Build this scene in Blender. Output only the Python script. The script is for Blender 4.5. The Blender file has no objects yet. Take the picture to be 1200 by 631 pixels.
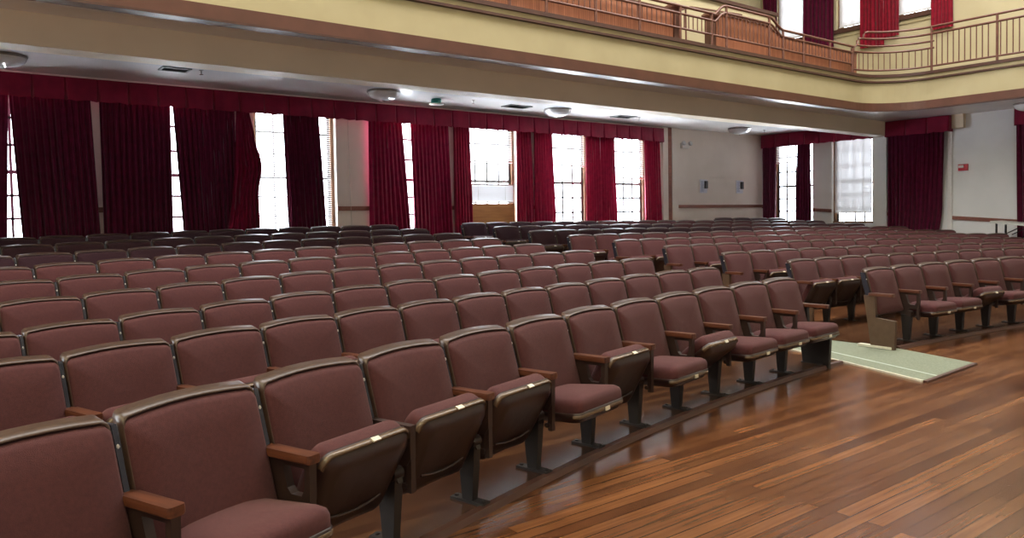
import bpy, math, random
from math import sin, cos, pi, radians
random.seed(7)
SC = bpy.context.scene
COL = SC.collection

# ------------------------------------------------------------------ helpers
def lin(r, g, b):
    f = lambda c: (c/255/12.92) if c/255 <= .04045 else ((c/255+.055)/1.055)**2.4
    return (f(r), f(g), f(b), 1)

class MB:
    """collects simple shapes and links them as one mesh object"""
    def __init__(self): self.v = []; self.f = []; self.sm = []
    def add(self, vs, fs, smooth=False):
        o = len(self.v); self.v += [tuple(p) for p in vs]
        self.f += [tuple(i+o for i in f) for f in fs]; self.sm += [smooth]*len(fs)
    def box(self, x0, x1, y0, y1, z0, z1):
        vs = [(x0,y0,z0),(x1,y0,z0),(x1,y1,z0),(x0,y1,z0),(x0,y0,z1),(x1,y0,z1),(x1,y1,z1),(x0,y1,z1)]
        self.add(vs, [(3,2,1,0),(4,5,6,7),(0,1,5,4),(1,2,6,5),(2,3,7,6),(3,0,4,7)])
        return self
    def hexa(self, b, t):
        """bottom 4 points and top 4 points, counter-clockwise"""
        self.add(list(b)+list(t), [(3,2,1,0),(4,5,6,7),(0,1,5,4),(1,2,6,5),(2,3,7,6),(3,0,4,7)]); return self
    def loft(self, rings, cap0=True, cap1=True, smooth=True, closed=True):
        n = len(rings[0]); vs = [p for r in rings for p in r]; fs = []
        for k in range(len(rings)-1):
            for i in range(n if closed else n-1):
                j = (i+1) % n
                fs.append((k*n+i, k*n+j, (k+1)*n+j, (k+1)*n+i))
        self.add(vs, fs, smooth)
        if cap0: self.add(rings[0], [tuple(reversed(range(n)))], False)
        if cap1: self.add(rings[-1], [tuple(range(n))], False)
        return self
    def tube(self, pts, r, n=8, smooth=True):
        from mathutils import Vector
        P = [Vector(p) for p in pts]; rings = []
        for i, p in enumerate(P):
            d = (P[min(i+1, len(P)-1)] - P[max(i-1, 0)]).normalized()
            u = Vector((0,0,1)) if abs(d.z) < .9 else Vector((1,0,0))
            a = d.cross(u).normalized(); b = a.cross(d).normalized()
            rr = r if not isinstance(r, (list, tuple)) else r[i]
            rings.append([p + a*rr*cos(2*pi*k/n) + b*rr*sin(2*pi*k/n) for k in range(n)])
        return self.loft(rings, smooth=smooth)
    def prism_x(self, poly, x0, x1):
        """polygon of (y, z) points extruded along x"""
        n = len(poly)
        vs = [(x0, y, z) for y, z in poly] + [(x1, y, z) for y, z in poly]
        fs = [tuple(reversed(range(n))), tuple(range(n, 2*n))] + [(i, (i+1) % n, n+(i+1) % n, n+i) for i in range(n)]
        self.add(vs, fs); return self
    def ring_x(self, outer, inner, x0, x1):
        """plate in the yz plane with a hole; outer and inner loops of equal length"""
        n = len(outer)
        vs = [(x, y, z) for x in (x0, x1) for lp in (outer, inner) for y, z in lp]
        fs = []
        for i in range(n):
            j = (i+1) % n
            fs += [(i, n+i, n+j, j), (2*n+i, 2*n+j, 3*n+j, 3*n+i), (i, j, 2*n+j, 2*n+i), (n+i, 3*n+i, 3*n+j, n+j)]
        self.add(vs, fs); return self
    def lathe(self, prof, n=24, c=(0,0,0), smooth=True):
        rings = [[(c[0]+r*cos(2*pi*k/n), c[1]+r*sin(2*pi*k/n), c[2]+z) for k in range(n)] for r, z in prof]
        return self.loft(rings, smooth=smooth)
    def mesh(self, name, m):
        me = bpy.data.meshes.new(name); me.from_pydata(self.v, [], self.f)
        me.polygons.foreach_set('use_smooth', self.sm); me.materials.append(m)
        me.update(); fix_normals(me); return me
    def build(self, name, m, parent=None):
        return put(name, self.mesh(name, m), parent)

def fix_normals(me):
    import bmesh
    bm = bmesh.new(); bm.from_mesh(me); bmesh.ops.recalc_face_normals(bm, faces=bm.faces); bm.to_mesh(me); bm.free()

def put(name, me, parent=None, loc=None):
    o = bpy.data.objects.new(name, me); COL.objects.link(o)
    if parent is not None: o.parent = parent
    if loc: o.location = loc
    return o

def tag(o, label, cat, group=None, kind=None):
    o['label'] = label; o['category'] = cat
    if group: o['group'] = group
    if kind: o['kind'] = kind
    return o

def thing(name, label, cat, loc=(0,0,0), rz=0, group=None):
    o = bpy.data.objects.new(name, None); COL.objects.link(o)
    o.empty_display_size = .1; o.location = loc; o.rotation_euler = (0, 0, rz)
    return tag(o, label, cat, group)

def struct(o): o['kind'] = 'structure'; return o

# ------------------------------------------------------------------ materials
def mat(name, col, rough=.6, metal=0, var=None, scale=6, bump=0, bscale=120, spec=.5, sheen=0, coat=0):
    m = bpy.data.materials.new(name); m.use_nodes = True
    nt = m.node_tree; N = nt.nodes; Lk = nt.links; b = N['Principled BSDF']
    b.inputs['Base Color'].default_value = col; b.inputs['Roughness'].default_value = rough
    b.inputs['Metallic'].default_value = metal; b.inputs['Specular IOR Level'].default_value = spec
    b.inputs['Sheen Weight'].default_value = sheen; b.inputs['Coat Weight'].default_value = coat
    tc = N.new('ShaderNodeTexCoord')
    if var:
        n = N.new('ShaderNodeTexNoise'); n.inputs['Scale'].default_value = scale; n.inputs['Detail'].default_value = 5
        Lk.new(tc.outputs['Object'], n.inputs['Vector'])
        r = N.new('ShaderNodeValToRGB'); r.color_ramp.elements[0].position = .3; r.color_ramp.elements[1].position = .7
        r.color_ramp.elements[0].color = var; r.color_ramp.elements[1].color = col
        Lk.new(n.outputs['Fac'], r.inputs['Fac']); Lk.new(r.outputs['Color'], b.inputs['Base Color'])
    if bump:
        n2 = N.new('ShaderNodeTexNoise'); n2.inputs['Scale'].default_value = bscale; n2.inputs['Detail'].default_value = 3
        Lk.new(tc.outputs['Object'], n2.inputs['Vector'])
        bp = N.new('ShaderNodeBump'); bp.inputs['Strength'].default_value = bump; bp.inputs['Distance'].default_value = .01
        Lk.new(n2.outputs['Fac'], bp.inputs['Height']); Lk.new(bp.outputs['Normal'], b.inputs['Normal'])
    return m

def wood_mat(name, c0, c1, rough, axis, scale=8, bands=0, spec=.5):
    """grain stretched along one axis; bands > 0 adds board joints across the x axis"""
    m = bpy.data.materials.new(name); m.use_nodes = True
    nt = m.node_tree; N = nt.nodes; Lk = nt.links; b = N['Principled BSDF']
    b.inputs['Roughness'].default_value = rough; b.inputs['Specular IOR Level'].default_value = spec
    tc = N.new('ShaderNodeTexCoord'); mp = N.new('ShaderNodeMapping')
    s = [scale*6]*3; s[axis] = scale*.5; mp.inputs['Scale'].default_value = s
    Lk.new(tc.outputs['Object'], mp.inputs['Vector'])
    n = N.new('ShaderNodeTexNoise'); n.inputs['Scale'].default_value = 1; n.inputs['Detail'].default_value = 6
    Lk.new(mp.outputs['Vector'], n.inputs['Vector'])
    r = N.new('ShaderNodeValToRGB'); r.color_ramp.elements[0].position = .3; r.color_ramp.elements[1].position = .72
    r.color_ramp.elements[0].color = c0; r.color_ramp.elements[1].color = c1
    Lk.new(n.outputs['Fac'], r.inputs['Fac']); out = r.outputs['Color']
    if bands:
        w = N.new('ShaderNodeTexWave'); w.inputs['Scale'].default_value = bands; w.bands_direction = 'X'
        Lk.new(tc.outputs['Object'], w.inputs['Vector'])
        r2 = N.new('ShaderNodeValToRGB'); r2.color_ramp.elements[0].color = (.3,.3,.3,1); r2.color_ramp.elements[1].color = (1,1,1,1)
        r2.color_ramp.elements[0].position = .02; r2.color_ramp.elements[1].position = .14
        Lk.new(w.outputs['Fac'], r2.inputs['Fac'])
        mx = N.new('ShaderNodeMix'); mx.data_type = 'RGBA'; mx.blend_type = 'MULTIPLY'; mx.inputs['Factor'].default_value = 1
        Lk.new(out, mx.inputs[6]); Lk.new(r2.outputs['Color'], mx.inputs[7]); out = mx.outputs[2]
    Lk.new(out, b.inputs['Base Color'])
    return m

def floor_mat(name='strip_wood_floor', dark=1):
    m = bpy.data.materials.new(name); m.use_nodes = True
    nt = m.node_tree; N = nt.nodes; Lk = nt.links; b = N['Principled BSDF']
    tc = N.new('ShaderNodeTexCoord')
    br = N.new('ShaderNodeTexBrick'); br.offset = .37; br.inputs['Scale'].default_value = 1
    br.inputs['Brick Width'].default_value = 2.1; br.inputs['Row Height'].default_value = .078
    br.inputs['Mortar Size'].default_value = .0034; br.inputs['Mortar Smooth'].default_value = .3; br.inputs['Bias'].default_value = 0
    br.inputs['Color1'].default_value = lin(128*dark, 86*dark, 54*dark); br.inputs['Color2'].default_value = lin(84*dark, 50*dark, 30*dark)
    br.inputs['Mortar'].default_value = lin(48, 22, 12)
    Lk.new(tc.outputs['Object'], br.inputs['Vector'])
    mp = N.new('ShaderNodeMapping'); mp.inputs['Scale'].default_value = (1.6, 42, 10)
    Lk.new(tc.outputs['Object'], mp.inputs['Vector'])
    n = N.new('ShaderNodeTexNoise'); n.inputs['Scale'].default_value = 1; n.inputs['Detail'].default_value = 3
    Lk.new(mp.outputs['Vector'], n.inputs['Vector'])
    r = N.new('ShaderNodeValToRGB'); r.color_ramp.elements[0].position = .3; r.color_ramp.elements[1].position = .75
    r.color_ramp.elements[0].color = (.72,.69,.66,1); r.color_ramp.elements[1].color = (1.2,1.18,1.14,1)
    Lk.new(n.outputs['Fac'], r.inputs['Fac'])
    mx = N.new('ShaderNodeMix'); mx.data_type = 'RGBA'; mx.blend_type = 'MULTIPLY'; mx.inputs['Factor'].default_value = 1
    Lk.new(br.outputs['Color'], mx.inputs[6]); Lk.new(r.outputs['Color'], mx.inputs[7])
    # broad worn patches
    n2 = N.new('ShaderNodeTexNoise'); n2.inputs['Scale'].default_value = 1.1; n2.inputs['Detail'].default_value = 4
    Lk.new(tc.outputs['Object'], n2.inputs['Vector'])
    r2 = N.new('ShaderNodeValToRGB'); r2.color_ramp.elements[0].position = .35; r2.color_ramp.elements[1].position = .68
    r2.color_ramp.elements[0].color = (.78,.72,.68,1); r2.color_ramp.elements[1].color = (1.12,1.12,1.12,1)
    Lk.new(n2.outputs['Fac'], r2.inputs['Fac'])
    mx2 = N.new('ShaderNodeMix'); mx2.data_type = 'RGBA'; mx2.blend_type = 'MULTIPLY'; mx2.inputs['Factor'].default_value = 1
    Lk.new(mx.outputs[2], mx2.inputs[6]); Lk.new(r2.outputs['Color'], mx2.inputs[7])
    # pale scuffs along the boards
    mp3 = N.new('ShaderNodeMapping'); mp3.inputs['Scale'].default_value = (3, 90, 5); mp3.inputs['Rotation'].default_value = (0, 0, radians(4))
    Lk.new(tc.outputs['Object'], mp3.inputs['Vector'])
    n3 = N.new('ShaderNodeTexNoise'); n3.inputs['Scale'].default_value = 1.6; n3.inputs['Detail'].default_value = 3; n3.inputs['Roughness'].default_value = .7
    Lk.new(mp3.outputs['Vector'], n3.inputs['Vector'])
    r3 = N.new('ShaderNodeValToRGB'); r3.color_ramp.elements[0].position = .70; r3.color_ramp.elements[1].position = .82
    r3.color_ramp.elements[0].color = (0,0,0,1); r3.color_ramp.elements[1].color = (.14,.14,.14,1)
    Lk.new(n3.outputs['Fac'], r3.inputs['Fac'])
    mx3 = N.new('ShaderNodeMix'); mx3.data_type = 'RGBA'; mx3.inputs[7].default_value = lin(196, 150, 105)
    Lk.new(r3.outputs['Color'], mx3.inputs['Factor']); Lk.new(mx2.outputs[2], mx3.inputs[6])
    Lk.new(mx3.outputs[2], b.inputs['Base Color'])
    rr = N.new('ShaderNodeMapRange'); rr.inputs['To Min'].default_value = .16; rr.inputs['To Max'].default_value = .30
    Lk.new(n2.outputs['Fac'], rr.inputs['Value']); Lk.new(rr.outputs['Result'], b.inputs['Roughness'])
    bp = N.new('ShaderNodeBump'); bp.inputs['Strength'].default_value = .03; bp.inputs['Distance'].default_value = .003
    Lk.new(n.outputs['Fac'], bp.inputs['Height']); Lk.new(bp.outputs['Normal'], b.inputs['Normal'])
    b.inputs['Specular IOR Level'].default_value = .5
    return m

def glass_mat():
    m = bpy.data.materials.new('window_glass'); m.use_nodes = True
    nt = m.node_tree; N = nt.nodes; Lk = nt.links; N.remove(N['Principled BSDF'])
    t = N.new('ShaderNodeBsdfTransparent'); g = N.new('ShaderNodeBsdfGlossy'); g.inputs['Roughness'].default_value = .02
    t.inputs['Color'].default_value = (.97, .98, 1, 1)
    mx = N.new('ShaderNodeMixShader'); mx.inputs['Fac'].default_value = .06
    Lk.new(t.outputs[0], mx.inputs[1]); Lk.new(g.outputs[0], mx.inputs[2]); Lk.new(mx.outputs[0], N['Material Output'].inputs['Surface'])
    return m

def blind_mat(name, col, trans):
    m = bpy.data.materials.new(name); m.use_nodes = True
    nt = m.node_tree; N = nt.nodes; Lk = nt.links; N.remove(N['Principled BSDF'])
    d = N.new('ShaderNodeBsdfDiffuse'); t = N.new('ShaderNodeBsdfTranslucent')
    d.inputs['Color'].default_value = col; t.inputs['Color'].default_value = col
    mx = N.new('ShaderNodeMixShader'); mx.inputs['Fac'].default_value = trans
    Lk.new(d.outputs[0], mx.inputs[1]); Lk.new(t.outputs[0], mx.inputs[2]); Lk.new(mx.outputs[0], N['Material Output'].inputs['Surface'])
    return m

def fabric_mat(name, c0, c1):
    m = mat(name, c1, rough=.85, var=c0, scale=70, bump=.35, bscale=420, spec=.2, sheen=.12)
    m.node_tree.nodes['Principled BSDF'].inputs['Sheen Tint'].default_value = (1, .75, .75, 1)
    return m

M = {}
M['fabric'] = fabric_mat('maroon_fabric', lin(73, 39, 42), lin(82, 45, 47))
M['fabric_shade'] = fabric_mat('shade_darkened_maroon_fabric', lin(48, 27, 37), lin(56, 31, 42))  # same maroon cloth with the balcony shade put into its colour
M['plastic'] = mat('brown_plastic', lin(74, 54, 44), rough=.32, var=lin(62, 45, 38), scale=20)
M['pan'] = mat('dark_brown_seat_pan', lin(46, 27, 24), rough=.38, var=lin(40, 23, 21), scale=12)
M['casting'] = mat('brown_enamel_casting', lin(52, 35, 30), rough=.45, var=lin(42, 28, 25), scale=15)
M['endpanel'] = mat('brown_enamel_end_panel', lin(92, 72, 56), rough=.5, var=lin(80, 60, 46), scale=15)
M['dark'] = mat('dark_iron', lin(36, 30, 30), rough=.5, var=lin(28, 24, 24), scale=25)
M['arm'] = wood_mat('armrest_wood', lin(64, 34, 24), lin(102, 58, 38), .35, 1, 10)
M['tag'] = mat('ivory_number_plate', lin(225, 218, 200), rough=.4, var=lin(205, 198, 178), scale=60)
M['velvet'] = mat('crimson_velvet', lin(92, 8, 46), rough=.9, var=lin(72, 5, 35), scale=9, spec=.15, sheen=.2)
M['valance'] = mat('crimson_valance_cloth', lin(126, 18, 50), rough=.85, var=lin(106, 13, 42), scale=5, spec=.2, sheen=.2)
def translucent(m, col, fac):
    nt = m.node_tree; N = nt.nodes; Lk = nt.links; t = N.new('ShaderNodeBsdfTranslucent'); t.inputs['Color'].default_value = col
    mx = N.new('ShaderNodeMixShader'); mx.inputs['Fac'].default_value = fac
    Lk.new(N['Principled BSDF'].outputs[0], mx.inputs[1]); Lk.new(t.outputs[0], mx.inputs[2]); Lk.new(mx.outputs[0], N['Material Output'].inputs['Surface'])
    return m
M['velvet_lit'] = translucent(mat('backlit_crimson_velvet', lin(150, 20, 54), rough=.9, var=lin(122, 14, 44), scale=9, spec=.15, sheen=.2), lin(170, 24, 60), .022)  # same velvet, backlight glow put into a brighter base colour
M['velvet_mid'] = mat('half_lit_crimson_velvet', lin(140, 14, 58), rough=.9, var=lin(112, 10, 46), scale=9, spec=.15, sheen=.2)  # velvet colour raised partway, standing in for light on the cloth
M['velvet_red'] = mat('lit_red_velvet', lin(140, 14, 38), rough=.85, var=lin(112, 10, 30), scale=9, spec=.15, sheen=.2)  # brighter red paints in the light on the upstairs curtains
M['wall'] = mat('beige_plaster', lin(240, 230, 222), rough=.7, var=lin(233, 222, 213), scale=2, bump=.05, bscale=30)
M['wallside'] = mat('pale_grey_plaster', lin(234, 237, 236), rough=.7, var=lin(228, 231, 230), scale=2, bump=.05, bscale=30)
M['upper'] = mat('cream_plaster', lin(192, 182, 146), rough=.75, var=lin(184, 173, 136), scale=1.5, bump=.05, bscale=30)
M['fascia'] = mat('yellow_cream_fascia_paint', lin(178, 167, 129), rough=.6, var=lin(168, 156, 118), scale=1.3, bump=.08, bscale=14)
M['beam'] = mat('tan_beam_paint', lin(222, 208, 182), rough=.6, var=lin(214, 200, 174), scale=1.5)
M['ceil'] = mat('gloss_white_ceiling_paint', lin(238, 237, 236), rough=.24, var=lin(224, 222, 220), scale=1.2, bump=.25, bscale=3.0, spec=.8)
M['brown'] = mat('brown_trim_paint', lin(96, 60, 47), rough=.4, var=lin(84, 52, 40), scale=4)
M['darktrim'] = mat('dark_brown_moulding', lin(82, 52, 42), rough=.45, var=lin(70, 44, 36), scale=6)
M['rail'] = mat('brown_painted_railing', lin(116, 76, 62), rough=.35, var=lin(98, 62, 52), scale=12)
M['chairrail'] = wood_mat('chair_rail_wood', lin(104, 58, 46), lin(136, 80, 62), .45, 0, 5)
M['panel'] = wood_mat('orange_stained_boards', lin(160, 98, 68), lin(192, 126, 92), .45, 2, 4, bands=9.5)
M['frame'] = wood_mat('window_frame_wood', lin(92, 62, 40), lin(128, 90, 60), .5, 2, 6)
M['mullion'] = mat('grey_window_bars', lin(84, 78, 76), rough=.5, var=lin(70, 66, 64), scale=10)
M['glass'] = glass_mat()
M['blind'] = blind_mat('white_blind_slats', lin(222, 221, 222), .07)
M['lampglass'] = mat('white_lamp_glass', lin(232, 234, 236), rough=.08, var=lin(222, 226, 230), scale=8, spec=.7)
M['steel'] = mat('brushed_steel', lin(170, 168, 165), rough=.3, metal=.9, var=lin(150, 148, 146), scale=30)
M['white'] = mat('white_plastic', lin(232, 230, 226), rough=.4, var=lin(222, 220, 216), scale=20)
M['teal'] = mat('teal_plastic', lin(12, 120, 110), rough=.35, var=lin(8, 96, 90), scale=20)
M['red'] = mat('red_plastic', lin(190, 30, 44), rough=.35, var=lin(170, 24, 38), scale=20)
M['black'] = mat('black_plastic', lin(24, 24, 30), rough=.4, var=lin(18, 18, 22), scale=20)
M['rug'] = mat('sage_green_carpet', lin(146, 154, 138), rough=.95, var=lin(126, 134, 118), scale=60, bump=.5, bscale=300, spec=.1)
M['rugline'] = mat('pale_blue_carpet_line', lin(188, 200, 190), rough=.9, var=lin(178, 190, 180), scale=40)
M['rugedge'] = mat('pale_carpet_binding', lin(226, 224, 206), rough=.7, var=lin(212, 210, 190), scale=30)
M['paper'] = mat('notice_paper', lin(226, 228, 238), rough=.7, var=lin(216, 218, 230), scale=30)
M['ink'] = mat('blue_grey_print', lin(140, 146, 178), rough=.7, var=lin(124, 130, 166), scale=40)
M['board'] = wood_mat('tan_plywood', lin(168, 112, 62), lin(200, 142, 88), .6, 0, 3)
M['tabletop'] = mat('grey_white_laminate', lin(196, 198, 192), rough=.4, var=lin(184, 186, 180), scale=12)
M['floor'] = floor_mat(); M['platform'] = floor_mat('shadow_darkened_strip_wood', .72)  # platform boards are toned down to paint in the seat shadow
M['louvre'] = mat('grey_vent_louvres', lin(120, 122, 120), rough=.5, var=lin(100, 102, 100), scale=40)
M['cord'] = mat('white_cord', lin(220, 214, 204), rough=.7, var=lin(206, 200, 190), scale=60)

# ------------------------------------------------------------------ room dimensions (metres)
YB, XS = 13.2, 19.3            # back wall, side wall
RAMP, Y0 = .0753, 5.025        # the seating floor climbs towards the back wall
def fz(y): return max(0, RAMP*(y-Y0))
ZC = 3.68                      # ceiling under the balcony
ZT = 9.6                       # top of the hall

# floor: flat front, ramp behind
def build_floor():
    b = MB(); xs = (-9, 21)
    prof = [(-9, 0), (Y0, 0), (13.6, fz(13.6))]
    vs = []
    for y, z in prof: vs += [(xs[0], y, z), (xs[1], y, z)]
    for y, z in prof: vs += [(xs[0], y, -.3), (xs[1], y, -.3)]
    fs = [(0,1,3,2), (2,3,5,4), (6,8,9,7), (8,10,11,9), (0,6,7,1), (4,5,11,10), (0,2,8,6), (2,4,10,8), (1,7,9,3), (3,9,11,5)]
    b.add(vs, fs); return struct(b.build('floor', M['floor']))
build_floor()

def wall_open(name, along, a0, a1, z0, z1, t0, t1, holes, m):
    """wall along 'x' or 'y' from a0 to a1, thickness t0..t1, rectangular holes (a, b, zlow, zhigh)"""
    b = MB()
    def bx(p, q, u, v):
        if q-p < 1e-4 or v-u < 1e-4: return
        if along == 'x': b.box(p, q, t0, t1, u, v)
        else: b.box(t0, t1, p, q, u, v)
    cuts = sorted(set([a0, a1] + [h[0] for h in holes] + [h[1] for h in holes]))
    for p, q in zip(cuts, cuts[1:]):
        mid = (p+q)/2; hs = sorted([(h[2], h[3]) for h in holes if h[0] < mid < h[1]])
        z = z0
        for u, v in hs: bx(p, q, z, u); z = v
        bx(p, q, z, z1)
    return struct(b.build(name, m))

BW = [(.35, 1.75), (2.5, 3.9), (4.57, 6.08), (6.8, 8.2), (8.95, 10.3), (11.1, 12.45), (13.1, 14.45)]   # back windows, x ranges
ZS, ZH = 1.2, 3.42             # sill and head of the lower windows
wall_open('wall_back', 'x', -9, XS+.3, -.3, 4.3, YB, YB+.3, [(a, c, ZS, ZH) for a, c in BW], M['wall'])
SW = [(9.93, 11.06), (11.6, 12.85)]
UW = [(3.4, 4.7), (8.3, 9.35), (9.85, 10.92), (11.55, 12.72)]
ZU0, ZU1 = 6.24, 8.9
wall_open('wall_side', 'y', -9, YB, -.3, 4.3, XS, XS+.3, [(a, c, ZS-.05, ZH) for a, c in SW], M['wallside'])
wall_open('wall_side_upper', 'y', -9, YB, 4.3, ZT, XS, XS+.3, [(a, c, ZU0, ZU1) for a, c in UW], M['upper'])
struct(MB().box(-9, XS+.3, YB, YB+.3, 4.3, ZT).build('wall_back_upper', M['upper']))

# ceilings under the balconies, the balcony floors, and the hall ceiling
b = MB()
poly = [(-9, 8.6), (15.75, 8.6), ] + [(15.75+1.2*sin(t), 7.4+1.2*cos(t)) for t in [k*pi/20 for k in range(1, 10)]] + [(16.95, 7.4), (16.95, -9), (XS, -9), (XS, YB), (-9, YB)]
def slab(poly, z0, z1):
    b = MB(); n = len(poly)
    b.add([(x, y, z0) for x, y in poly] + [(x, y, z1) for x, y in poly],
          [tuple(reversed(range(n))), tuple(range(n, 2*n))] + [(i, (i+1) % n, n+(i+1) % n, n+i) for i in range(n)])
    return b
struct(slab(poly, ZC, ZC+.12).build('ceiling', M['ceil']))
struct(slab(poly, 4.2, 4.33).build('floor_balcony', M['brown']))
struct(MB().box(-9, XS+.3, -9, YB+.3, ZT, ZT+.2).build('ceiling_hall', M['upper']))

# deep beam under the back balcony
struct(MB().box(-9, XS, 9.5, 9.85, 3.33, ZC+.02).build('ceiling_beam', M['beam']))

# balcony front: swept bands along the straight back run, the rounded corner and the side run
def front_path(off):
    """points of the balcony edge, pushed 'off' metres towards the walls"""
    r = 1.1
    pts = [(x, 8.5+off) for x in (-9, -4, 0, 4, 8, 12, 15.75)]
    cx, cy = 15.75, 7.4
    for k in range(1, 15):
        t = pi/2*k/14; pts.append((cx+(r+off)*sin(t), cy+(r+off)*cos(t)))
    pts += [(16.85+off, y) for y in (5, 2, -2, -9)]
    return pts
def band(name, prof, m, parent=None):
    """prof: closed loop of (offset, z)"""
    paths = [front_path(o) for o, z in prof]
    rings = [[(paths[j][i][0], paths[j][i][1], prof[j][1]) for j in range(len(prof))] for i in range(len(paths[0]))]
    b = MB(); b.loft(rings, smooth=False)
    return b.build(name, m, parent)
def rect(o0, o1, z0, z1): return [(o0, z0), (o1, z0), (o1, z1), (o0, z1)]
struct(band('wall_balcony_front', rect(0, .14, 3.66, 4.33), M['fascia']))
struct(band('trim_1', [(-.03, 3.6), (.2, 3.6), (.2, 3.7), (.02, 3.72), (.02, 3.765), (-.03, 3.765)], M['brown']))
struct(band('trim_2', [(-.05, 3.585), (-.02, 3.585), (-.02, 3.61), (-.05, 3.61)], M['darktrim']))
struct(band('trim_3', [(-.045, 4.2), (.02, 4.19), (.02, 4.235), (-.045, 4.235)], M['darktrim']))
struct(band('trim_4', [(-.02, 4.235), (.02, 4.235), (.02, 4.31), (-.02, 4.31)], M['fascia']))
struct(band('trim_5', [(-.06, 4.31), (.2, 4.31), (.2, 4.37), (-.06, 4.37)], M['darktrim']))

# chair rails; the side one falls with the seating floor
def rail_x(name, segs, z, y=YB):
    b = MB()
    for a, c in segs: b.box(a, c, y-.03, y+.0, z-.045, z+.035)
    return struct(b.build(name, M['chairrail']))
piers = [(-3, .35), (1.75, 2.5), (3.9, 4.57), (6.08, 6.8), (8.2, 8.95), (10.3, 11.1), (12.45, 13.1), (14.45, 14.95), (15.55, XS)]
rail_x('trim_6', piers, 1.665)
b = MB()
def zr(y): return 1.645 - (YB-y)*.071
for a, c in ((11.06, 11.6), (12.85, YB), (9.55, 9.93), (4, 8.12)):
    b.hexa([(XS-.03, a, zr(a)-.05), (XS, a, zr(a)-.05), (XS, c, zr(c)-.05), (XS-.03, c, zr(c)-.05)],
           [(XS-.03, a, zr(a)+.035), (XS, a, zr(a)+.035), (XS, c, zr(c)+.035), (XS-.03, c, zr(c)+.035)])
struct(b.build('trim_7', M['chairrail']))
# pilasters
struct(MB().box(14.98, 15.17, YB-.06, YB, .5, ZC).box(15.33, 15.56, YB-.06, YB, .5, ZC).build('trim_8', M['wall']))
struct(MB().box(15.18, 15.32, YB-.05, YB, .5, ZC).build('trim_9', M['chairrail']))
struct(MB().box(XS-.06, XS, 9.56, 9.9, .2, 3.34).build('trim_10', M['wallside']))
struct(MB().box(XS-.14, XS, 7.74, 7.99, 3.36, ZC).build('trim_11', M['beam']))

struct(MB().box(XS-.05, XS, 8.02, 8.12, .2, 3.32).build('trim_15', M['white']))
# ------------------------------------------------------------------ windows
wn = [0]
def window(along, a0, a1, z0, z1, t, cols=4, rows=6, fm='frame', sillm=None):
    """double-hung window in a hole of the back wall (along x) or side wall (along y)"""
    wn[0] += 1
    root = bpy.data.objects.new('window_%d' % wn[0], None); COL.objects.link(root); root['kind'] = 'structure'
    mid = (a0+a1)/2; zm = z0 + (z1-z0)*.46
    root.location = (mid, t, z0) if along == 'x' else (t, mid, z0)
    def B(b, p, q, d0, d1, u, v):
        if along == 'x': b.box(p-mid, q-mid, d0, d1, u-z0, v-z0)
        else: b.box(d0, d1, p-mid, q-mid, u-z0, v-z0)
    f = MB()
    w = .06
    B(f, a0, a0+w, 0, .14, z0, z1); B(f, a1-w, a1, 0, .14, z0, z1); B(f, a0, a1, 0, .14, z1-w, z1); B(f, a0, a1, -.04, .14, z0, z0+.05)
    f.build('window_frame', M[fm], root)
    s = MB()
    B(s, a0+w, a1-w, .05, .1, zm-.025, zm+.03)
    for x in (a0+w, a1-w-.045): B(s, x, x+.045, .06, .1, z0, z1-w)
    s.build('sash', M['mullion'], root)
    m_ = MB()
    for k in range(1, cols):
        x = a0+w + (a1-a0-2*w)*k/cols; B(m_, x-.018, x+.018, .07, .09, z0+.05, z1-w)
    for k in range(1, rows):
        if k == rows//2: continue
        z = z0 + (zm-z0)*k/(rows//2) if k < rows//2 else zm + (z1-zm)*(k-rows//2)/(rows-rows//2)
        B(m_, a0+w, a1-w, .07, .09, z-.018, z+.018)
    m_.build('muntins', M['mullion'], root)
    g = MB(); B(g, a0+w, a1-w, .078, .082, z0+.05, z1-w); g.build('pane', M['glass'], root)
    return root
for a, c in BW: window('x', a, c, ZS, ZH, YB+.1, cols=4, rows=6)
for a, c in SW: window('y', a, c, ZS-.05, ZH, XS+.1, cols=4, rows=6)
for a, c in UW: window('y', a, c, ZU0, ZU1, XS+.1, cols=3, rows=6)
# brown sill boards with a pale moulding below, upstairs
b = MB(); b2 = MB()
for a, c in UW:
    b.box(XS-.07, XS+.1, a-.1, c+.1, ZU0-.1, ZU0)
    b2.box(XS-.03, XS, a-.1, c+.1, ZU0-.2, ZU0-.15)
struct(b.build('trim_12', M['darktrim'])); struct(b2.build('trim_13', M['fascia']))

def blind(name, label, along, a0, a1, z0, z1, t, gap=.038, tilt=.55, slat=.05):
    root = thing(name, label, 'window blind', ((a0+a1)/2, t, z1) if along == 'x' else (t, (a0+a1)/2, z1), 0)
    h = (a1-a0)/2
    s = MB(); z = -.05
    while z > z0-z1+.03:
        dy = slat/2*cos(tilt); dz = slat/2*sin(tilt)
        if along == 'x': vs = [(-h, -dy, z-dz), (h, -dy, z-dz), (h, dy, z+dz), (-h, dy, z+dz)]
        else: vs = [(-dy, -h, z-dz), (-dy, h, z-dz), (dy, h, z+dz), (dy, -h, z+dz)]
        s.add(vs, [(0,1,2,3)]); z -= gap
    s.build('slats', M['blind'], root)
    r = MB()
    if along == 'x': r.box(-h, h, -.025, .025, -.03, 0); 
    else: r.box(-.025, .025, -h, h, -.03, 0)
    r.build('head_rail', M['white'], root)
    r = MB()
    if along == 'x': r.box(-h, h, -.02, .02, z0-z1, z0-z1+.025)
    else: r.box(-.02, .02, -h, h, z0-z1, z0-z1+.025)
    r.build('bottom_rail', M['white'], root)
    c = MB()
    for u in (-h*.6, h*.6):
        p = (u, -.026, 0) if along == 'x' else (-.026, u, 0)
        c.tube([p, (p[0], p[1], z0-z1)], .003, 5)
    c.build('ladder_cord', M['cord'], root)
    return root
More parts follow.
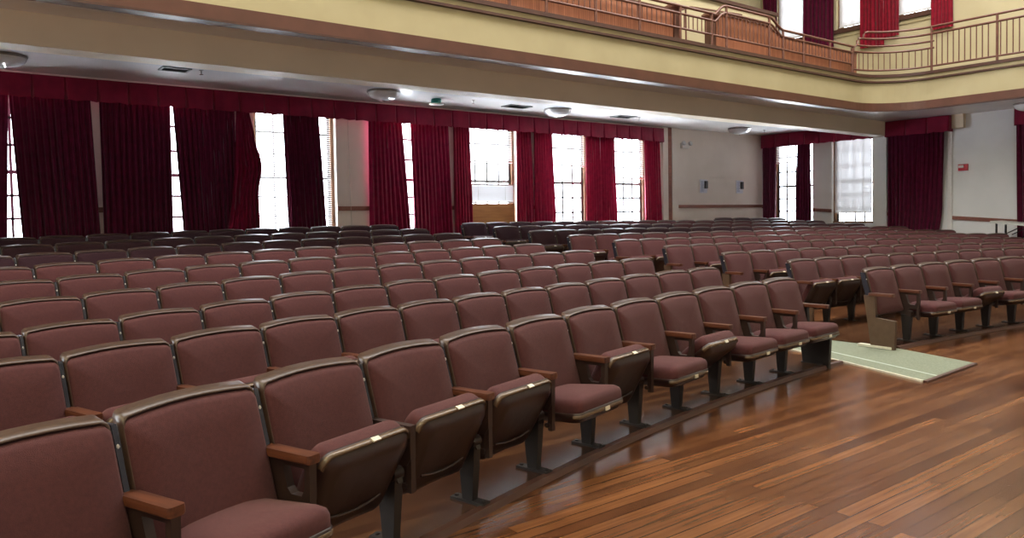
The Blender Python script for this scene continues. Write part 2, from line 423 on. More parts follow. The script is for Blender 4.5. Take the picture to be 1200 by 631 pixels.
blind('window_blind', 'pale blind lowered in the window right of the bunched curtain on the back wall', 'x', 4.65, 6.0, 1.25, 3.38, YB+.06, tilt=.35)
blind('window_blind', 'half-drawn tan-lit blind above the plywood board in the back wall window', 'x', 9.03, 10.22, 2.62, 3.38, YB+.06, tilt=.5)
blind('window_blind', 'short white blind hanging low over the plywood board in back window', 'x', 9.03, 10.22, 1.76, 2.16, YB+.03, tilt=1.2, gap=.03)
blind('window_blind', 'short blind at the top of the second back window from the pilaster', 'x', 11.18, 12.37, 2.6, 3.38, YB+.06, tilt=.35)
blind('window_blind', 'blind at the top of the back window nearest the pilaster', 'x', 13.18, 14.37, 2.35, 3.38, YB+.06, tilt=.35)
blind('window_blind', 'long white blind covering the lower side wall window nearest the beam end', 'y', 10.0, 11.0, 1.42, 3.38, XS+.06, tilt=1.3)
blind('window_blind', 'short blind at the top of the side wall window nearest the corner', 'y', 11.68, 12.77, 2.85, 3.38, XS+.06, tilt=.5)
blind('window_blind', 'white blind in upper side window above the far balcony corner', 'y', 11.62, 12.66, 6.3, 8.85, XS+.06, tilt=1.3, gap=.05, slat=.06)
blind('window_blind', 'white blind in the middle upper side window behind the railing', 'y', 9.92, 10.86, 6.3, 8.85, XS+.06, tilt=1.3, gap=.05, slat=.06)
blind('window_blind', 'white blind in upper side window right of the twin red curtains', 'y', 8.36, 9.3, 6.3, 8.85, XS+.06, tilt=1.3, gap=.05, slat=.06)

# ------------------------------------------------------------------ curtains and valances
def curtain(label, along, edges, t, m, folds=9, amp=.035, seed=0, group=None, name='velvet_curtain'):
    """edges: list of (z, left, right) from the top down; pleated cloth with two faces of folds"""
    rnd = random.Random(seed*31+5)
    z_top, z_bot = edges[0][0], edges[-1][0]
    nz = 26; nx = folds*8
    ph = [rnd.uniform(-.35, .35) for _ in range(folds+2)]; am = [rnd.uniform(.6, 1.25) for _ in range(folds+2)]
    vs = []
    for j in range(nz+1):
        z = z_top + (z_bot-z_top)*j/nz
        for (za, la, ra), (zb, lb, rb) in zip(edges, edges[1:]):
            if za >= z >= zb-1e-6:
                k = (za-z)/max(1e-6, za-zb); k = k*k*(3-2*k) if len(edges) > 2 else k
                l, r = la+(lb-la)*k, ra+(rb-ra)*k; break
        for i in range(nx+1):
            u = i/nx; q = u*folds; k = int(min(q, folds-1))
            a = am[k]*(1-(q-k)) + am[k+1]*(q-k)
            p = ph[k]*(1-(q-k)) + ph[k+1]*(q-k)
            grow = .45+.55*min(1, j/nz*1.6)
            d = amp*a*grow*sin(2*pi*q + p*(j/nz)*3) + amp*.35*sin(4.1*pi*q+seed+j*.11)
            x = l+(r-l)*u + .008*sin(2*pi*q*2+seed)
            vs.append((x, t+d, z) if along == 'x' else (t+d, x, z))
    fs = [(j*(nx+1)+i, j*(nx+1)+i+1, (j+1)*(nx+1)+i+1, (j+1)*(nx+1)+i) for j in range(nz) for i in range(nx)]
    cx = sum(v[0] for v in vs)/len(vs); cy = sum(v[1] for v in vs)/len(vs)
    b = MB(); b.add([(x-cx, y-cy, z-z_bot) for x, y, z in vs], fs, True)
    me = b.mesh(name, m); o = put(name, me, None, (cx, cy, z_bot))
    return tag(o, label, 'curtain', group)
zt, zb = 3.34, .64
V = M['velvet']; YC = YB-.1
g = 'velvet curtains along the back wall'
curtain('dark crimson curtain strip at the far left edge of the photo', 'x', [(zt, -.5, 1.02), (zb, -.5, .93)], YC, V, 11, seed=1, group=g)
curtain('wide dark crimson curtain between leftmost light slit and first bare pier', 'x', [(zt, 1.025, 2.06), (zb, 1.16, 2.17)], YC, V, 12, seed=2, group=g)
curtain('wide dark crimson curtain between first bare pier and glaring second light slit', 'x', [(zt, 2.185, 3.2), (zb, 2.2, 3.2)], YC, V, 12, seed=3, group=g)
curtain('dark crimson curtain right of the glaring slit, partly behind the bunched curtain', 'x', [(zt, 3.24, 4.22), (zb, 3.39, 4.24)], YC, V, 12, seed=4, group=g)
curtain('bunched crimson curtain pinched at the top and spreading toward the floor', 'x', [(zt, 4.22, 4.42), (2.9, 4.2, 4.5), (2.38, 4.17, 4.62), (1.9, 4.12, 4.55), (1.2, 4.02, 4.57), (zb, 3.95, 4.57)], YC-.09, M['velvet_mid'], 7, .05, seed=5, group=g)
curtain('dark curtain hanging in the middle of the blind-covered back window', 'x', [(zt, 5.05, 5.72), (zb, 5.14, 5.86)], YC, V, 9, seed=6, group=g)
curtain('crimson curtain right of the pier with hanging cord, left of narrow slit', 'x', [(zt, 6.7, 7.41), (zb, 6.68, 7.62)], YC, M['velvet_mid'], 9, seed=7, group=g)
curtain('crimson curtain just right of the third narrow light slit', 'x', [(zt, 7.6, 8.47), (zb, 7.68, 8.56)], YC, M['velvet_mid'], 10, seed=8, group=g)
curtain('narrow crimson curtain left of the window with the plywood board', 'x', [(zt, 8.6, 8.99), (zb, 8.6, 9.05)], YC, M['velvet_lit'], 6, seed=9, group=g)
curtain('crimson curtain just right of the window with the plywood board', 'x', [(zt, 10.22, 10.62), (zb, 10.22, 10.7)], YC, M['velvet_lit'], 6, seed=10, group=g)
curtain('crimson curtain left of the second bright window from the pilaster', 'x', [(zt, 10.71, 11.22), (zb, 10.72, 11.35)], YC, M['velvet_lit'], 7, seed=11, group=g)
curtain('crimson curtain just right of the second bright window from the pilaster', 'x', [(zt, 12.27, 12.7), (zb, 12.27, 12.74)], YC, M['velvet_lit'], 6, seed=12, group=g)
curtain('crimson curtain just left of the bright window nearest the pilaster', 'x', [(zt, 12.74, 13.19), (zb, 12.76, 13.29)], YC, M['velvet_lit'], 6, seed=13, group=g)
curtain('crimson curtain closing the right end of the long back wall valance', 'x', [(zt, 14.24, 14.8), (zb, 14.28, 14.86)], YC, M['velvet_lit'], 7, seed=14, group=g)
g = 'velvet curtains on the side wall'
curtain('crimson curtain in the room corner, left of the corner side window', 'y', [(zt, 12.66, 13.1), (.66, 12.72, 13.1)], XS-.1, V, 6, seed=15, group=g)
curtain('narrow crimson curtain between the two lower side windows', 'y', [(zt, 11.62, 12.0), (.6, 11.6, 12.04)], XS-.1, V, 5, seed=16, group=g)
curtain('broad crimson curtain under its own valance beside the white wall', 'y', [(3.4, 8.16, 9.5), (1.6, 8.2, 9.5), (.3, 8.36, 9.5)], XS-.12, V, 13, .045, seed=17, group=g)
curtain('crimson curtain at the right edge of photo beyond the white wall', 'y', [(3.34, 4.6, 6.66), (.15, 4.6, 6.62)], XS-.12, V, 16, .045, seed=18, group=g)
R = M['velvet_red']; g = 'red curtains on the upper side wall'
curtain('dark red upstairs curtain between the first two upper side windows', 'y', [(8.9, 10.92, 11.8), (5.78, 10.92, 11.8)], XS-.1, V, 8, seed=19, group=g)
curtain('red upstairs curtain, left one of the touching pair', 'y', [(8.9, 9.66, 10.2), (5.62, 9.6, 10.2)], XS-.1, R, 6, seed=20, group=g)
curtain('brightly lit red upstairs curtain, right one of the touching pair', 'y', [(8.9, 9.22, 9.66), (5.78, 9.22, 9.62)], XS-.13, R, 5, seed=21, group=g)
curtain('brightly lit red upstairs curtain hanging alone nearest the blank yellow wall', 'y', [(8.9, 8.0, 8.45), (5.74, 7.98, 8.48)], XS-.1, R, 6, seed=22, group=g)
curtain('dark red sliver of upstairs curtain left of first upper window', 'y', [(8.9, 12.6, 13.05), (5.7, 12.65, 13.05)], XS-.1, V, 6, seed=23, group=g)

def valance(label, along, a0, a1, z0, z1, t, ret=0, sgn=-1, pitch=.42):
    """flat pelmet with shallow box pleats, gathered lower edge; ret = returns to the wall at both ends"""
    n = max(2, int((a1-a0)/pitch)); rnd = random.Random(int(a0*10))
    pts = []
    for k in range(n):
        x0 = a0+(a1-a0)*k/n; w = (a1-a0)/n
        pts += [(x0, 0), (x0+w*.05, .03), (x0+w*.3, .036), (x0+w*.65, .032), (x0+w*.94, .024)]
    pts.append((a1, 0))
    vs = []; NZ = 5
    for j in range(NZ+1):
        z = z1+(z0-z1)*j/NZ
        for i, (x, d) in enumerate(pts):
            dd = t + sgn*d*(.5+.9*j/NZ)
            zz = z + (.012*sin(i*2.7) if j == NZ else 0)
            vs.append((x, dd, zz) if along == 'x' else (dd, x, zz))
        if ret:
            e = (a0, t-sgn*ret, z) if along == 'x' else (t-sgn*ret, a0, z)
            vs.insert(len(vs)-len(pts), e)
            vs.append((a1, t-sgn*ret, z) if along == 'x' else (t-sgn*ret, a1, z))
    w = len(pts) + (2 if ret else 0)
    fs = [(j*w+i, j*w+i+1, (j+1)*w+i+1, (j+1)*w+i) for j in range(NZ) for i in range(w-1)]
    cx = (a0+a1)/2; o = (cx, t, z0) if along == 'x' else (t, cx, z0)
    b = MB(); b.add([(x-o[0], y-o[1], z-o[2]) for x, y, z in vs], fs, False)
    ob = put('valance', b.mesh('valance', M['valance']), None, o)
    zt_ = z1-z0
    c = MB()
    if along == 'x': c.box(a0-cx, a1-cx, .0, ret, zt_-.03, zt_-.005)
    else: c.box(.0, ret, a0-cx, a1-cx, zt_-.03, zt_-.005)
    c.build('light_stop_board', M['valance'], ob)  # hidden board added to block window light leaking above the valance
    return tag(ob, label, 'valance')
valance('long crimson pleated valance running above all back wall windows', 'x', -.8, 14.86, 3.28, 3.62, YB-.2, ret=.18)
valance('short crimson valance above the two lower side wall windows', 'y', 9.92, 13.1, 3.3, ZC-.01, XS-.2, ret=.18)
valance('crimson valance above the broad curtain beside the white wall', 'y', 8.0, 9.52, 3.29, 3.665, XS-.24, ret=.2)
valance('crimson valance at the right edge of photo beyond the lamp', 'y', 4.4, 6.66, 3.29, 3.665, XS-.24, ret=.2)

# plywood board standing in the back window
b = MB().box(-.6, .6, 0, .03, 0, .52)
tag(put('plywood_board', b.mesh('plywood_board', M['board']), None, (9.62, YB+.03, 1.225)), 'tan plywood board blocking the bottom of a back wall window', 'board')
# hanging cord on the bare pier
b = MB().tube([(6.32, YB-.025, 3.4), (6.33, YB-.025, 2.2), (6.36, YB-.025, 1.0)], .006, 6)
tag(b.build('pull_cord', M['cord']), 'white pull cord hanging down the bare pier between back windows', 'cord')

# ------------------------------------------------------------------ theatre seats
H = .83
def rrect(w, h, r, n=5, taper=0, top_arch=0):
    """rounded rectangle outline centred on (0, 0); taper narrows the low end"""
    pts = []
    for cx, cy, a0 in ((w/2-r, h/2-r, 0), (-w/2+r, h/2-r, pi/2), (-w/2+r, -h/2+r, pi), (w/2-r, -h/2+r, 1.5*pi)):
        for k in range(n+1):
            a = a0+pi/2*k/n; x, y = cx+r*cos(a), cy+r*sin(a)
            pts.append((x, y))
        if a0 == 0:
            for k in range(1, 6): pts.append((cx+(-w+2*r)*k/6, h/2))
    out = []
    for x, y in pts:
        x *= 1 - taper*(.5-y/h)
        if y > 0: y += top_arch*(1-(2*x/w)**2)*(2*y/h)
        out.append((x, y))
    return out
def slab_layers(outline, layers, place):
    """layers: (inset fraction, height); place maps (x, y, h) to 3-D"""
    rings = []
    for s, h in layers: rings.append([place(x*s if abs(s) else x, y*s, h) for x, y in outline])
    return rings
# backrest: its plane leans back, lower end further forward (local -y is the front)
LEAN = .27
def bk(x, y, h):     # y along the backrest from its centre, h towards the sitter
    zc = .595; yc = -.062
    return (x, yc + y*sin(LEAN) - h*cos(LEAN) - .018*(1-(x/.26)**2)*-1, zc + y*cos(LEAN) - h*sin(LEAN))
bo = rrect(.531, .456, .022, top_arch=.014)
bo = [(x, y-.004) for x, y in bo]
b = MB(); b.loft(slab_layers(bo, [(.985, .0), (.992, .035), (.975, .053), (.93, .064), (.6, .074), (.2, .078)], bk))
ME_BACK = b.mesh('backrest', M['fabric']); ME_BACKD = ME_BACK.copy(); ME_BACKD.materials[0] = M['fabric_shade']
so = rrect(.528, .478, .024, top_arch=.014)
b = MB(); b.loft(slab_layers(so, [(.5, -.03), (.95, -.026), (1, -.014), (1, .040), (.985, .045), (.965, .043), (.955, .012), (.3, .008)], bk))
ME_SHELL = b.mesh('back_shell', M['plastic'])
# seat: modelled lying flat about its pivot; front is -y
seat_o = rrect(.485, .41, .05)
def st(x, y, h): return (x*(1 - .10*max(0, (y+.0)/.215)), y-.055, h + .012*cos(x/.245*pi/2)*1)
b = MB(); b.loft(slab_layers(seat_o, [(.97, .0), (1, .02), (1, .055), (.97, .075), (.88, .088), (.55, .096), (.2, .098)], st))
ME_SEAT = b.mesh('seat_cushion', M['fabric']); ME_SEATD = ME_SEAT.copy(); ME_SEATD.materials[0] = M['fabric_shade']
b = MB(); b.loft(slab_layers(seat_o, [(.25, -.058), (.72, -.056), (.88, -.046), (.97, -.018), (1.015, -.004), (1.02, .012), (.98, .016), (.4, .012)], st))
b.tube([(-.15, .025, -.050), (-.075, .037, -.0565), (.0, .04, -.058), (.075, .037, -.0565), (.15, .025, -.050)], .007, 6)
ME_PAN = b.mesh('seat_pan', M['pan'])
b = MB()
rg = [[st(x*s, y*s, h) for x, y in seat_o] for s, h in ((.992, -.022), (1.022, -.012), (1.026, .002), (1.0, .006))]
n_ = len(seat_o)
idx = [i for i, (x, y) in enumerate(seat_o) if y < -.14]
idx.sort(key=lambda i: seat_o[i][0])
b.loft([[rg[k][i] for k in range(4)] for i in idx], smooth=True)
ME_LIP = b.mesh('seat_edge', mat('polished_brown_edge', lin(104, 84, 66), rough=.25, var=lin(88, 70, 54), scale=20))
b = MB().box(-.022, .022, -.006, .0, -.011, .011); ME_TAG = b.mesh('number_plate', M['tag'])
# side frame, armrest, leg
b = MB()
b.ring_x([(-.05,.56), (-.335,.56), (-.333,.42), (-.31,.385), (-.20,.385), (-.10,.40)], [(-.19,.535), (-.308,.535), (-.306,.46), (-.29,.43), (-.235,.43), (-.215,.45)], -.017, .017)
b.box(-.014, .014, -.333, -.305, .27, .42).hexa([(-.015, -.26, .30), (.015, -.26, .30), (.015, -.13, .32), (-.015, -.13, .32)], [(-.015, -.21, .40), (.015, -.21, .40), (.015, -.08, .41), (-.015, -.08, .41)])
b.tube([(-.03, -.225, .335), (.03, -.225, .335)], .03, 10); b.tube([(-.025, -.30, .30), (.03, -.30, .30)], .014, 8)
ME_FRAME = b.mesh('side_frame', M['casting'])
b = MB(); ao = rrect(.064, .26, .012, n=3)
b.loft([[(x*s, y-.215, z) for x, y in ao] for s, z in ((.9, .555), (1, .56), (1, .578), (.93, .588))], smooth=False)
ME_ARM = b.mesh('armrest', M['arm'])
b = MB()
b.hexa([(-.02, -.225, .01), (.02, -.225, .01), (.02, -.165, .01), (-.02, -.165, .01)], [(-.026, -.25, .32), (.026, -.25, .32), (.026, -.14, .32), (-.026, -.14, .32)])
ME_LEG = b.mesh('leg', M['dark'])
b = MB().box(-.03, .03, -.30, -.09, -.012, .014).tube([(0, -.28, .012), (0, -.28, .022)], .012, 8).tube([(0, -.11, .012), (0, -.11, .022)], .012, 8)
ME_FOOT = b.mesh('foot_plate', M['dark'])
# back standard: upright that carries the backrest down to the frame
b = MB().hexa([(-.009, -.165, .34), (.009, -.165, .34), (.009, -.10, .34), (-.009, -.10, .34)], [(-.009, -.032, .795), (.009, -.032, .795), (.009, .015, .795), (-.009, .015, .795)])
ME_UP = b.mesh('upright', mat('blue_grey_enamel_steel', lin(66, 66, 78), rough=.26, metal=.4, var=lin(56, 56, 68), scale=18))
b = MB(); b.lathe([(.002, -.009), (.005, -.006), (.007, 0), (.005, .006), (.002, .009)], 10); ME_BOLT = b.mesh('bolt', M['white'])
# end panel on the aisle
b = MB().prism_x([(-.03,.56), (-.15,.56), (-.16,.33), (-.37,.31), (-.355,.0), (-.11,.0), (-.07,.3)], -.02, .02)
ME_END = b.mesh('end_panel', M['endpanel'])
b = MB().prism_x([(-.03,.56), (-.15,.56), (-.16,.33), (-.37,.31), (-.355,.0), (-.11,.0), (-.07,.3)], -.02, .02)
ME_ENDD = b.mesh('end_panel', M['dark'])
ME_FOOTE = MB().box(-.035, .035, -.33, .03, -.012, .012).mesh('foot_plate', M['rugedge'])

PIV = (0, -.22, .335)
WORDS = ['first','second','third','fourth','fifth','sixth','seventh','eighth','ninth','tenth','eleventh','twelfth','thirteenth','fourteenth','fifteenth','sixteenth','seventeenth','eighteenth','nineteenth']
def upright(root, x):
    o = put('upright', ME_UP, root, (x, 0, 0)); put('bolt', ME_BOLT, o, (0, -.049, .725))
def seat_thing(loc, rz, fold, label, group, pitch, arm_left=True, end_left=False, end_right=False, lift=0, shade=False):
    root = thing('theatre_seat', label, 'seat', loc, rz, group)
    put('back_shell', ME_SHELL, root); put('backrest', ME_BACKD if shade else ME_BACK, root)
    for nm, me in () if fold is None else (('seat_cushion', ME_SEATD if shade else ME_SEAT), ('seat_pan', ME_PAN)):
        o = put(nm, me, root, PIV); o.rotation_euler = (-radians(fold), 0, 0)
        if nm == 'seat_pan':
            put('seat_edge', ME_LIP, o)
            t = put('number_plate', ME_TAG, o, (.03, -.264, -.006))
    x = -pitch/2
    if end_left:
        put('end_panel', ME_END, root, (x, 0, 0)); put('armrest', ME_ARM, root, (x, 0, 0)); put('foot_plate', ME_FOOTE, root, (x, 0, lift)); upright(root, x)
    else:
        put('leg', ME_LEG, root, (x, 0, 0)); put('foot_plate', ME_FOOT, root, (x, 0, lift)); upright(root, x)
        put('side_frame', ME_FRAME, root, (x, 0, 0))
        if arm_left: put('armrest', ME_ARM, root, (x, 0, 0))
    if end_right:
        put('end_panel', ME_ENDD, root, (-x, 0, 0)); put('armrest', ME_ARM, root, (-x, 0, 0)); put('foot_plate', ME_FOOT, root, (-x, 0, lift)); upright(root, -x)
    return root

# rows: arc centre x, y, radius, aisle angle of the left and right block, seat pitch, seats left, seats right
ROWS = [(7.722,-14.96,19.135,-.062,.008,.57,12,8),(8.296,-18.675,24.131,-.0513,.0077,.56,13,12),(8.166,-19.656,26.058,-.044,.0098,.56,13,15),
 (8.166,-19.656,27.04,-.0442,.0085,.56,13,18),(8.166,-19.656,27.987,-.0444,.0061,.56,13,18),(8.166,-19.656,28.916,-.0451,.0027,.56,13,18),
 (8.166,-19.656,29.858,-.0456,.0008,.56,13,18),(8.166,-19.656,30.803,-.0462,-.0009,.56,13,18),(8.166,-19.656,31.738,-.0467,-.0029,.56,13,18),
 (8.166,-19.656,32.678,0,.2333,.56,0,4)]
RN = ['front', 'second', 'third', 'fourth', 'fifth', 'sixth', 'seventh', 'eighth', 'ninth', 'short rearmost']
LF = {0: [4, 4, 3, 40, 3, 63, 5, 61, 64, 62, 4, 12]}     # seat angles of the front row, from the aisle
RF = {0: [None, 3, 4, 34, 6, 4, 5, 58], 1: [60, 60, 56, 58], 2: [4, 56, 58, 60], 3: [6, 54, 58], 4: [56, 58], 5: [55, 6]}
def state(f): return 'showing no cushion' if f is None else 'lowered' if f < 15 else ('half raised' if f < 45 else 'folded up')
rs = random.Random(11)
for k, (cx, cy, r, aL, aR, p, nl, nr) in enumerate(ROWS):
    for side, n in (('left', nl), ('right', nr)):
        for i in range(n):
            ac = aL - (i+.5)*p/r if side == 'left' else aR + (i+.5)*p/r
            x, y = cx + r*sin(ac), cy + r*cos(ac)
            fold = (LF if side == 'left' else RF).get(k, [])[i:i+1]
            fold = fold[0] if fold else (rs.uniform(58, 66) if rs.random() > .12 else 4)
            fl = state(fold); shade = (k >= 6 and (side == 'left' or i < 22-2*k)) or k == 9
            hue = 'shade-darkened maroon' if shade else 'maroon'
            if k == 9: lab = 'shade-darkened maroon theatre seat, %s from the left in short rearmost row near corner' % WORDS[i]
            else: lab = '%s theatre seat %s, %s from centre aisle, %s row of %s block' % (hue, fl, WORDS[i], RN[k], side)
            grp = 'theatre seats, %s row of the %s block' % (RN[k], side)
            if k == 9: grp = 'theatre seats, short rearmost row'
            yl = y - .16*cos(ac)
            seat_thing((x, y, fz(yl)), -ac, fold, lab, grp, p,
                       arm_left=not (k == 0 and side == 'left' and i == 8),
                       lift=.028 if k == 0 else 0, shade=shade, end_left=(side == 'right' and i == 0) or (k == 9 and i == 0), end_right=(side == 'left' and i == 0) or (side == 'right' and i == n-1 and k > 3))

# curved floor strips in front of the front row
def floor_strip(x0, x1, label):
    cx, cy, r = 7.7, -15.2, 19.06; pts = []
    n = 40; a0, a1 = math.asin((x0-cx)/r), math.asin((x1-cx)/r)
    rings = []
    for i in range(n+1):
        a = a0+(a1-a0)*i/n
        rings.append([(cx+q*sin(a), cy+q*cos(a), z) for q, z in ((r-.03, 0), (r-.018, .03), (r+.018, .034), (r+.028, .028))])
    b = MB(); b.loft(rings, smooth=False, closed=True)
    return tag(b.build('floor_strip', M['darktrim']), label, 'floor strip')
floor_strip(.6, 6.86, 'curved brown floor strip before the front row of the left block')
floor_strip(8.0, 14.5, 'curved brown floor strip before the front row of the right block')

# low platform carrying the front row of each block
def platform(n, a0, a1):
    cx, cy = 7.7, -15.2; pts = []
    N_ = 30; xs = [a0+(a1-a0)*k/N_ for k in range(N_+1)]
    lo = [(x, cy+math.sqrt(19.06**2-(x-cx)**2)) for x in xs]; hi = [(x, cy+math.sqrt(20.75**2-(x-cx)**2)) for x in xs]
    b = MB(); b.loft([[(p[0], p[1], -.05), (p[0], p[1], .028), (q[0], q[1], .028), (q[0], q[1], -.05)] for p, q in zip(lo, hi)], smooth=False)
    return struct(b.build('floor_platform_%s' % n, M['platform']))
platform('left', -1.5, 6.86); platform('right', 8.0, 15.2)
# aisle carpet
def aisle_carpet():
    root = thing('aisle_carpet', 'pale sage green carpet runner lying in the centre aisle', 'carpet', (7.18, 3.0, 0), 0)
    A, B_, C_, D = (6.62, 2.98), (7.74, 3.03), (8.36, 4.96), (7.31, 4.9)
    L = lambda p: (p[0]-7.18, p[1]-3.0)
    A, B_, C_, D = L(A), L(B_), L(C_), L(D)
    def q(pts, z0, z1, nm, m):
        b = MB(); b.hexa([(x, y, z0) for x, y in pts], [(x, y, z1) for x, y in pts]); return b.build(nm, m, root)
    def mix(p, s, t): return (p[0]+(s[0]-p[0])*t, p[1]+(s[1]-p[1])*t)
    q([A, B_, C_, D], .0, .012, 'carpet_pile', M['rug'])
    q([mix(A, B_, -.018), mix(A, B_, .004), mix(D, C_, .004), mix(D, C_, -.018)], 0, .016, 'side_binding', M['rugedge'])
    q([mix(A, B_, .24), mix(A, B_, .265), mix(D, C_, .265), mix(D, C_, .24)], .010, .0135, 'seam_line', M['rugline'])
    q([mix(A, D, -.02), mix(B_, C_, -.02), mix(B_, C_, .0), mix(A, D, .0)], 0, .014, 'front_binding', M['darktrim'])
aisle_carpet()

# ------------------------------------------------------------------ balcony railings and boards
def bar(b, p, q, r=.022, n=8): b.tube([p, q], r, n)
YR = 8.56
rl = thing('balcony_railing', 'long brown metal railing along the back balcony with a raised step', 'railing', (9, YR, 4.37))
def loc(x, y, z): return (x-9, y-YR, z-4.37)
posts = [4.3, 5.45, 6.6, 7.27, 8.26, 9.23, 10.22, 11.06, 11.47, 12.77, 13.22, 13.92, 14.89, 15.8]
STEP = .19
def swoop(z):
    pts = [(3.4, z), (10.9, z)]
    pts += [(11.06 + .4*t, z-.03*sin(pi*min(1, t*2)) * (1 if t < .5 else 0) + STEP*(t*t*(3-2*t))) for t in (0, .2, .4, .6, .8, 1)]
    pts += [(12.7, z+STEP)]
    pts += [(12.77 + .45*t, z + STEP*(1-t*t*(3-2*t))) for t in (.0, .2, .4, .6, .8, 1)]
    pts += [(15.8, z)]
    return pts
for nm, z, r in (('top_rail', 4.955, .026), ('middle_rail', 4.83, .022)):
    b = MB(); b.tube([loc(x, YR, zz) for x, zz in swoop(z)], r, 8); b.build(nm, M['rail'], rl)
b = MB(); bar(b, loc(3.4, YR, 4.585), loc(15.8, YR, 4.585), .02); b.build('lower_rail', M['rail'], rl)
def ztop(x, z):
    s = swoop(z)
    for (xa, za), (xb, zb_) in zip(s, s[1:]):
        if xa <= x <= xb: return za+(zb_-za)*(x-xa)/(xb-xa+1e-9)
    return z
for x in posts:
    b = MB(); bar(b, loc(x, YR, 4.365), loc(x, YR, ztop(x, 4.955)), .024); b.build('post', M['rail'], rl)
x = 6.3
while x < 15.75:
    if min(abs(x-p) for p in posts) > .05:
        b = MB(); bar(b, loc(x, YR, 4.585), loc(x, YR, ztop(x, 4.83)), .011, 6); b.build('baluster', M['rail'], rl)
    x += .115
# side railing with the stacked rails round the corner
RO = .06
sl = thing('balcony_railing', 'tall brown metal railing on the side balcony with stacked rails round the corner', 'railing', (16.91, 7.4, 4.37))
def l2(x, y, z): return (x-16.91, y-7.4, z-4.37)
def arc(t): return (15.75+(1.1+RO)*sin(t), 7.4+(1.1+RO)*cos(t))
Tn = [k*pi/2/12 for k in range(13)]
for nm, z, t0 in (('top_rail', 5.30, .42), ('middle_rail', 5.155, .26)):
    ts = [t0+(pi/2-t0)*k/10 for k in range(11)]
    hook = [arc(t0-.10)+(z-.16,), arc(t0-.095)+(z-.06,), arc(t0-.06)+(z-.012,)]
    b = MB(); b.tube([l2(*p) for p in hook] + [l2(*arc(t), z) for t in ts] + [l2(16.91, y, z) for y in (5, 2, -3)], .024, 8); b.build(nm, M['rail'], sl)
for nm, z, t0 in (('corner_rail', 5.0, .14), ('corner_rail', 4.86, .02)):
    ts = [t0+(pi/2-t0)*k/10 for k in range(11)]
    hook = [arc(t0-.07)+(z-.13,), arc(t0-.06)+(z-.05,)] if t0 > .1 else []
    b = MB(); b.tube([l2(*p) for p in hook] + [l2(*arc(t), z) for t in ts], .021, 8); b.build(nm, M['rail'], sl)
b = MB(); b.tube([l2(*arc(t), 4.48) for t in Tn] + [l2(16.91, y, 4.47) for y in (5, 2, -3)], .02, 8); b.build('lower_rail', M['rail'], sl)
ps = [7.45, 6.21, 4.95, 3.7, 2.45, 1.2, 0]
for y in ps:
    b = MB(); bar(b, l2(16.91, y, 4.365), l2(16.91, y, 5.30), .026); b.build('post', M['rail'], sl)
b = MB(); bar(b, l2(*arc(0.0), 4.365), l2(*arc(0.0), 4.92), .026); b.build('post', M['rail'], sl)
for k in range(1, 15):
    t = pi/2*k/15
    b = MB(); bar(b, l2(*arc(t), 4.48), l2(*arc(t), 4.86), .011, 6); b.build('baluster', M['rail'], sl)
y = 7.35
while y > 1:
    if min(abs(y-p) for p in ps) > .05:
        b = MB(); bar(b, l2(16.91, y, 4.47), l2(16.91, y, 5.155), .012, 6); b.build('baluster', M['rail'], sl)
    y -= .109

# orange board wainscot standing behind the back railing
def boards(label, x0, x1, tops):
    b = MB(); n = len(tops)
    poly = [(x0, 4.33)] + [(x1, 4.33)] + [(x, z) for x, z in reversed(tops)]
    vs = [(x, 8.7, z) for x, z in poly] + [(x, 8.74, z) for x, z in poly]; m_ = len(poly)
    b.add(vs, [tuple(range(m_)), tuple(reversed(range(m_, 2*m_)))] + [(i, (i+1) % m_, m_+(i+1) % m_, m_+i) for i in range(m_)])
    root = thing('board_wainscot', label, 'wainscot', ((x0+x1)/2, 8.7, 4.33))
    def sh(b): b.v = [(x-(x0+x1)/2, y-8.7, z-4.33) for x, y, z in b.v]; return b
    sh(b).build('boards', M['panel'], root)
    c = MB(); pr = [(x, z) for x, z in tops]
    for (xa, za), (xb, zb_) in zip(pr, pr[1:]):
        c.hexa([(xa, 8.68, za), (xb, 8.68, zb_), (xb, 8.76, zb_), (xa, 8.76, za)], [(xa, 8.68, za+.03), (xb, 8.68, zb_+.03), (xb, 8.76, zb_+.03), (xa, 8.76, za+.03)])
    sh(c).build('cap', M['brown'], root)
boards('orange boarded wainscot behind the railing left of the balcony gap', 3.4, 10.2, [(3.4, 4.9), (10.2, 4.9)])
boards('orange boarded wainscot behind the railing right of the balcony gap', 11.36, 16.2, [(11.36, 5.02), (12.9, 5.02), (13.35, 4.87), (16.2, 4.87)])
def newel(x, label):
    root = thing('newel_post', label, 'post', (x, 8.75, 4.33))
    MB().box(-.07, .07, -.07, .07, 0, .62).build('shaft', M['brown'], root)
    b = MB(); b.loft([[(s*a, s*c, z) for a, c in ((-1,-1), (1,-1), (1,1), (-1,1))] for s, z in ((.075, .6), (.11, .64), (.11, .67), (.06, .71))], smooth=False); b.build('cap', M['rail'], root)
newel(10.28, 'square brown newel post at the left side of the balcony gap')
newel(11.26, 'square brown newel post at the right side of the balcony gap')
# cream parapet with a brown cap above the gap, and the raked tiers behind it
struct(MB().box(-4, 15.6, 10.3, 10.42, 4.3, 5.93).build('wall_parapet', M['upper']))
struct(MB().box(-4, 15.62, 10.22, 10.5, 5.93, 6.0).build('trim_14', M['darktrim']))
b = MB(); b.tube([(11.15, 9.4, 5.2), (11.9, 9.7, 5.45), (14.2, 10.2, 5.75)], .02, 8)
bar(b, (11.6, 9.58, 5.35), (11.6, 9.58, 4.33), .018); bar(b, (13.4, 10.0, 5.64), (13.4, 10.0, 4.33), .018)
tag(b.build('stair_handrail', M['rail']), 'thin brown handrail rising beyond the balcony gap', 'handrail')

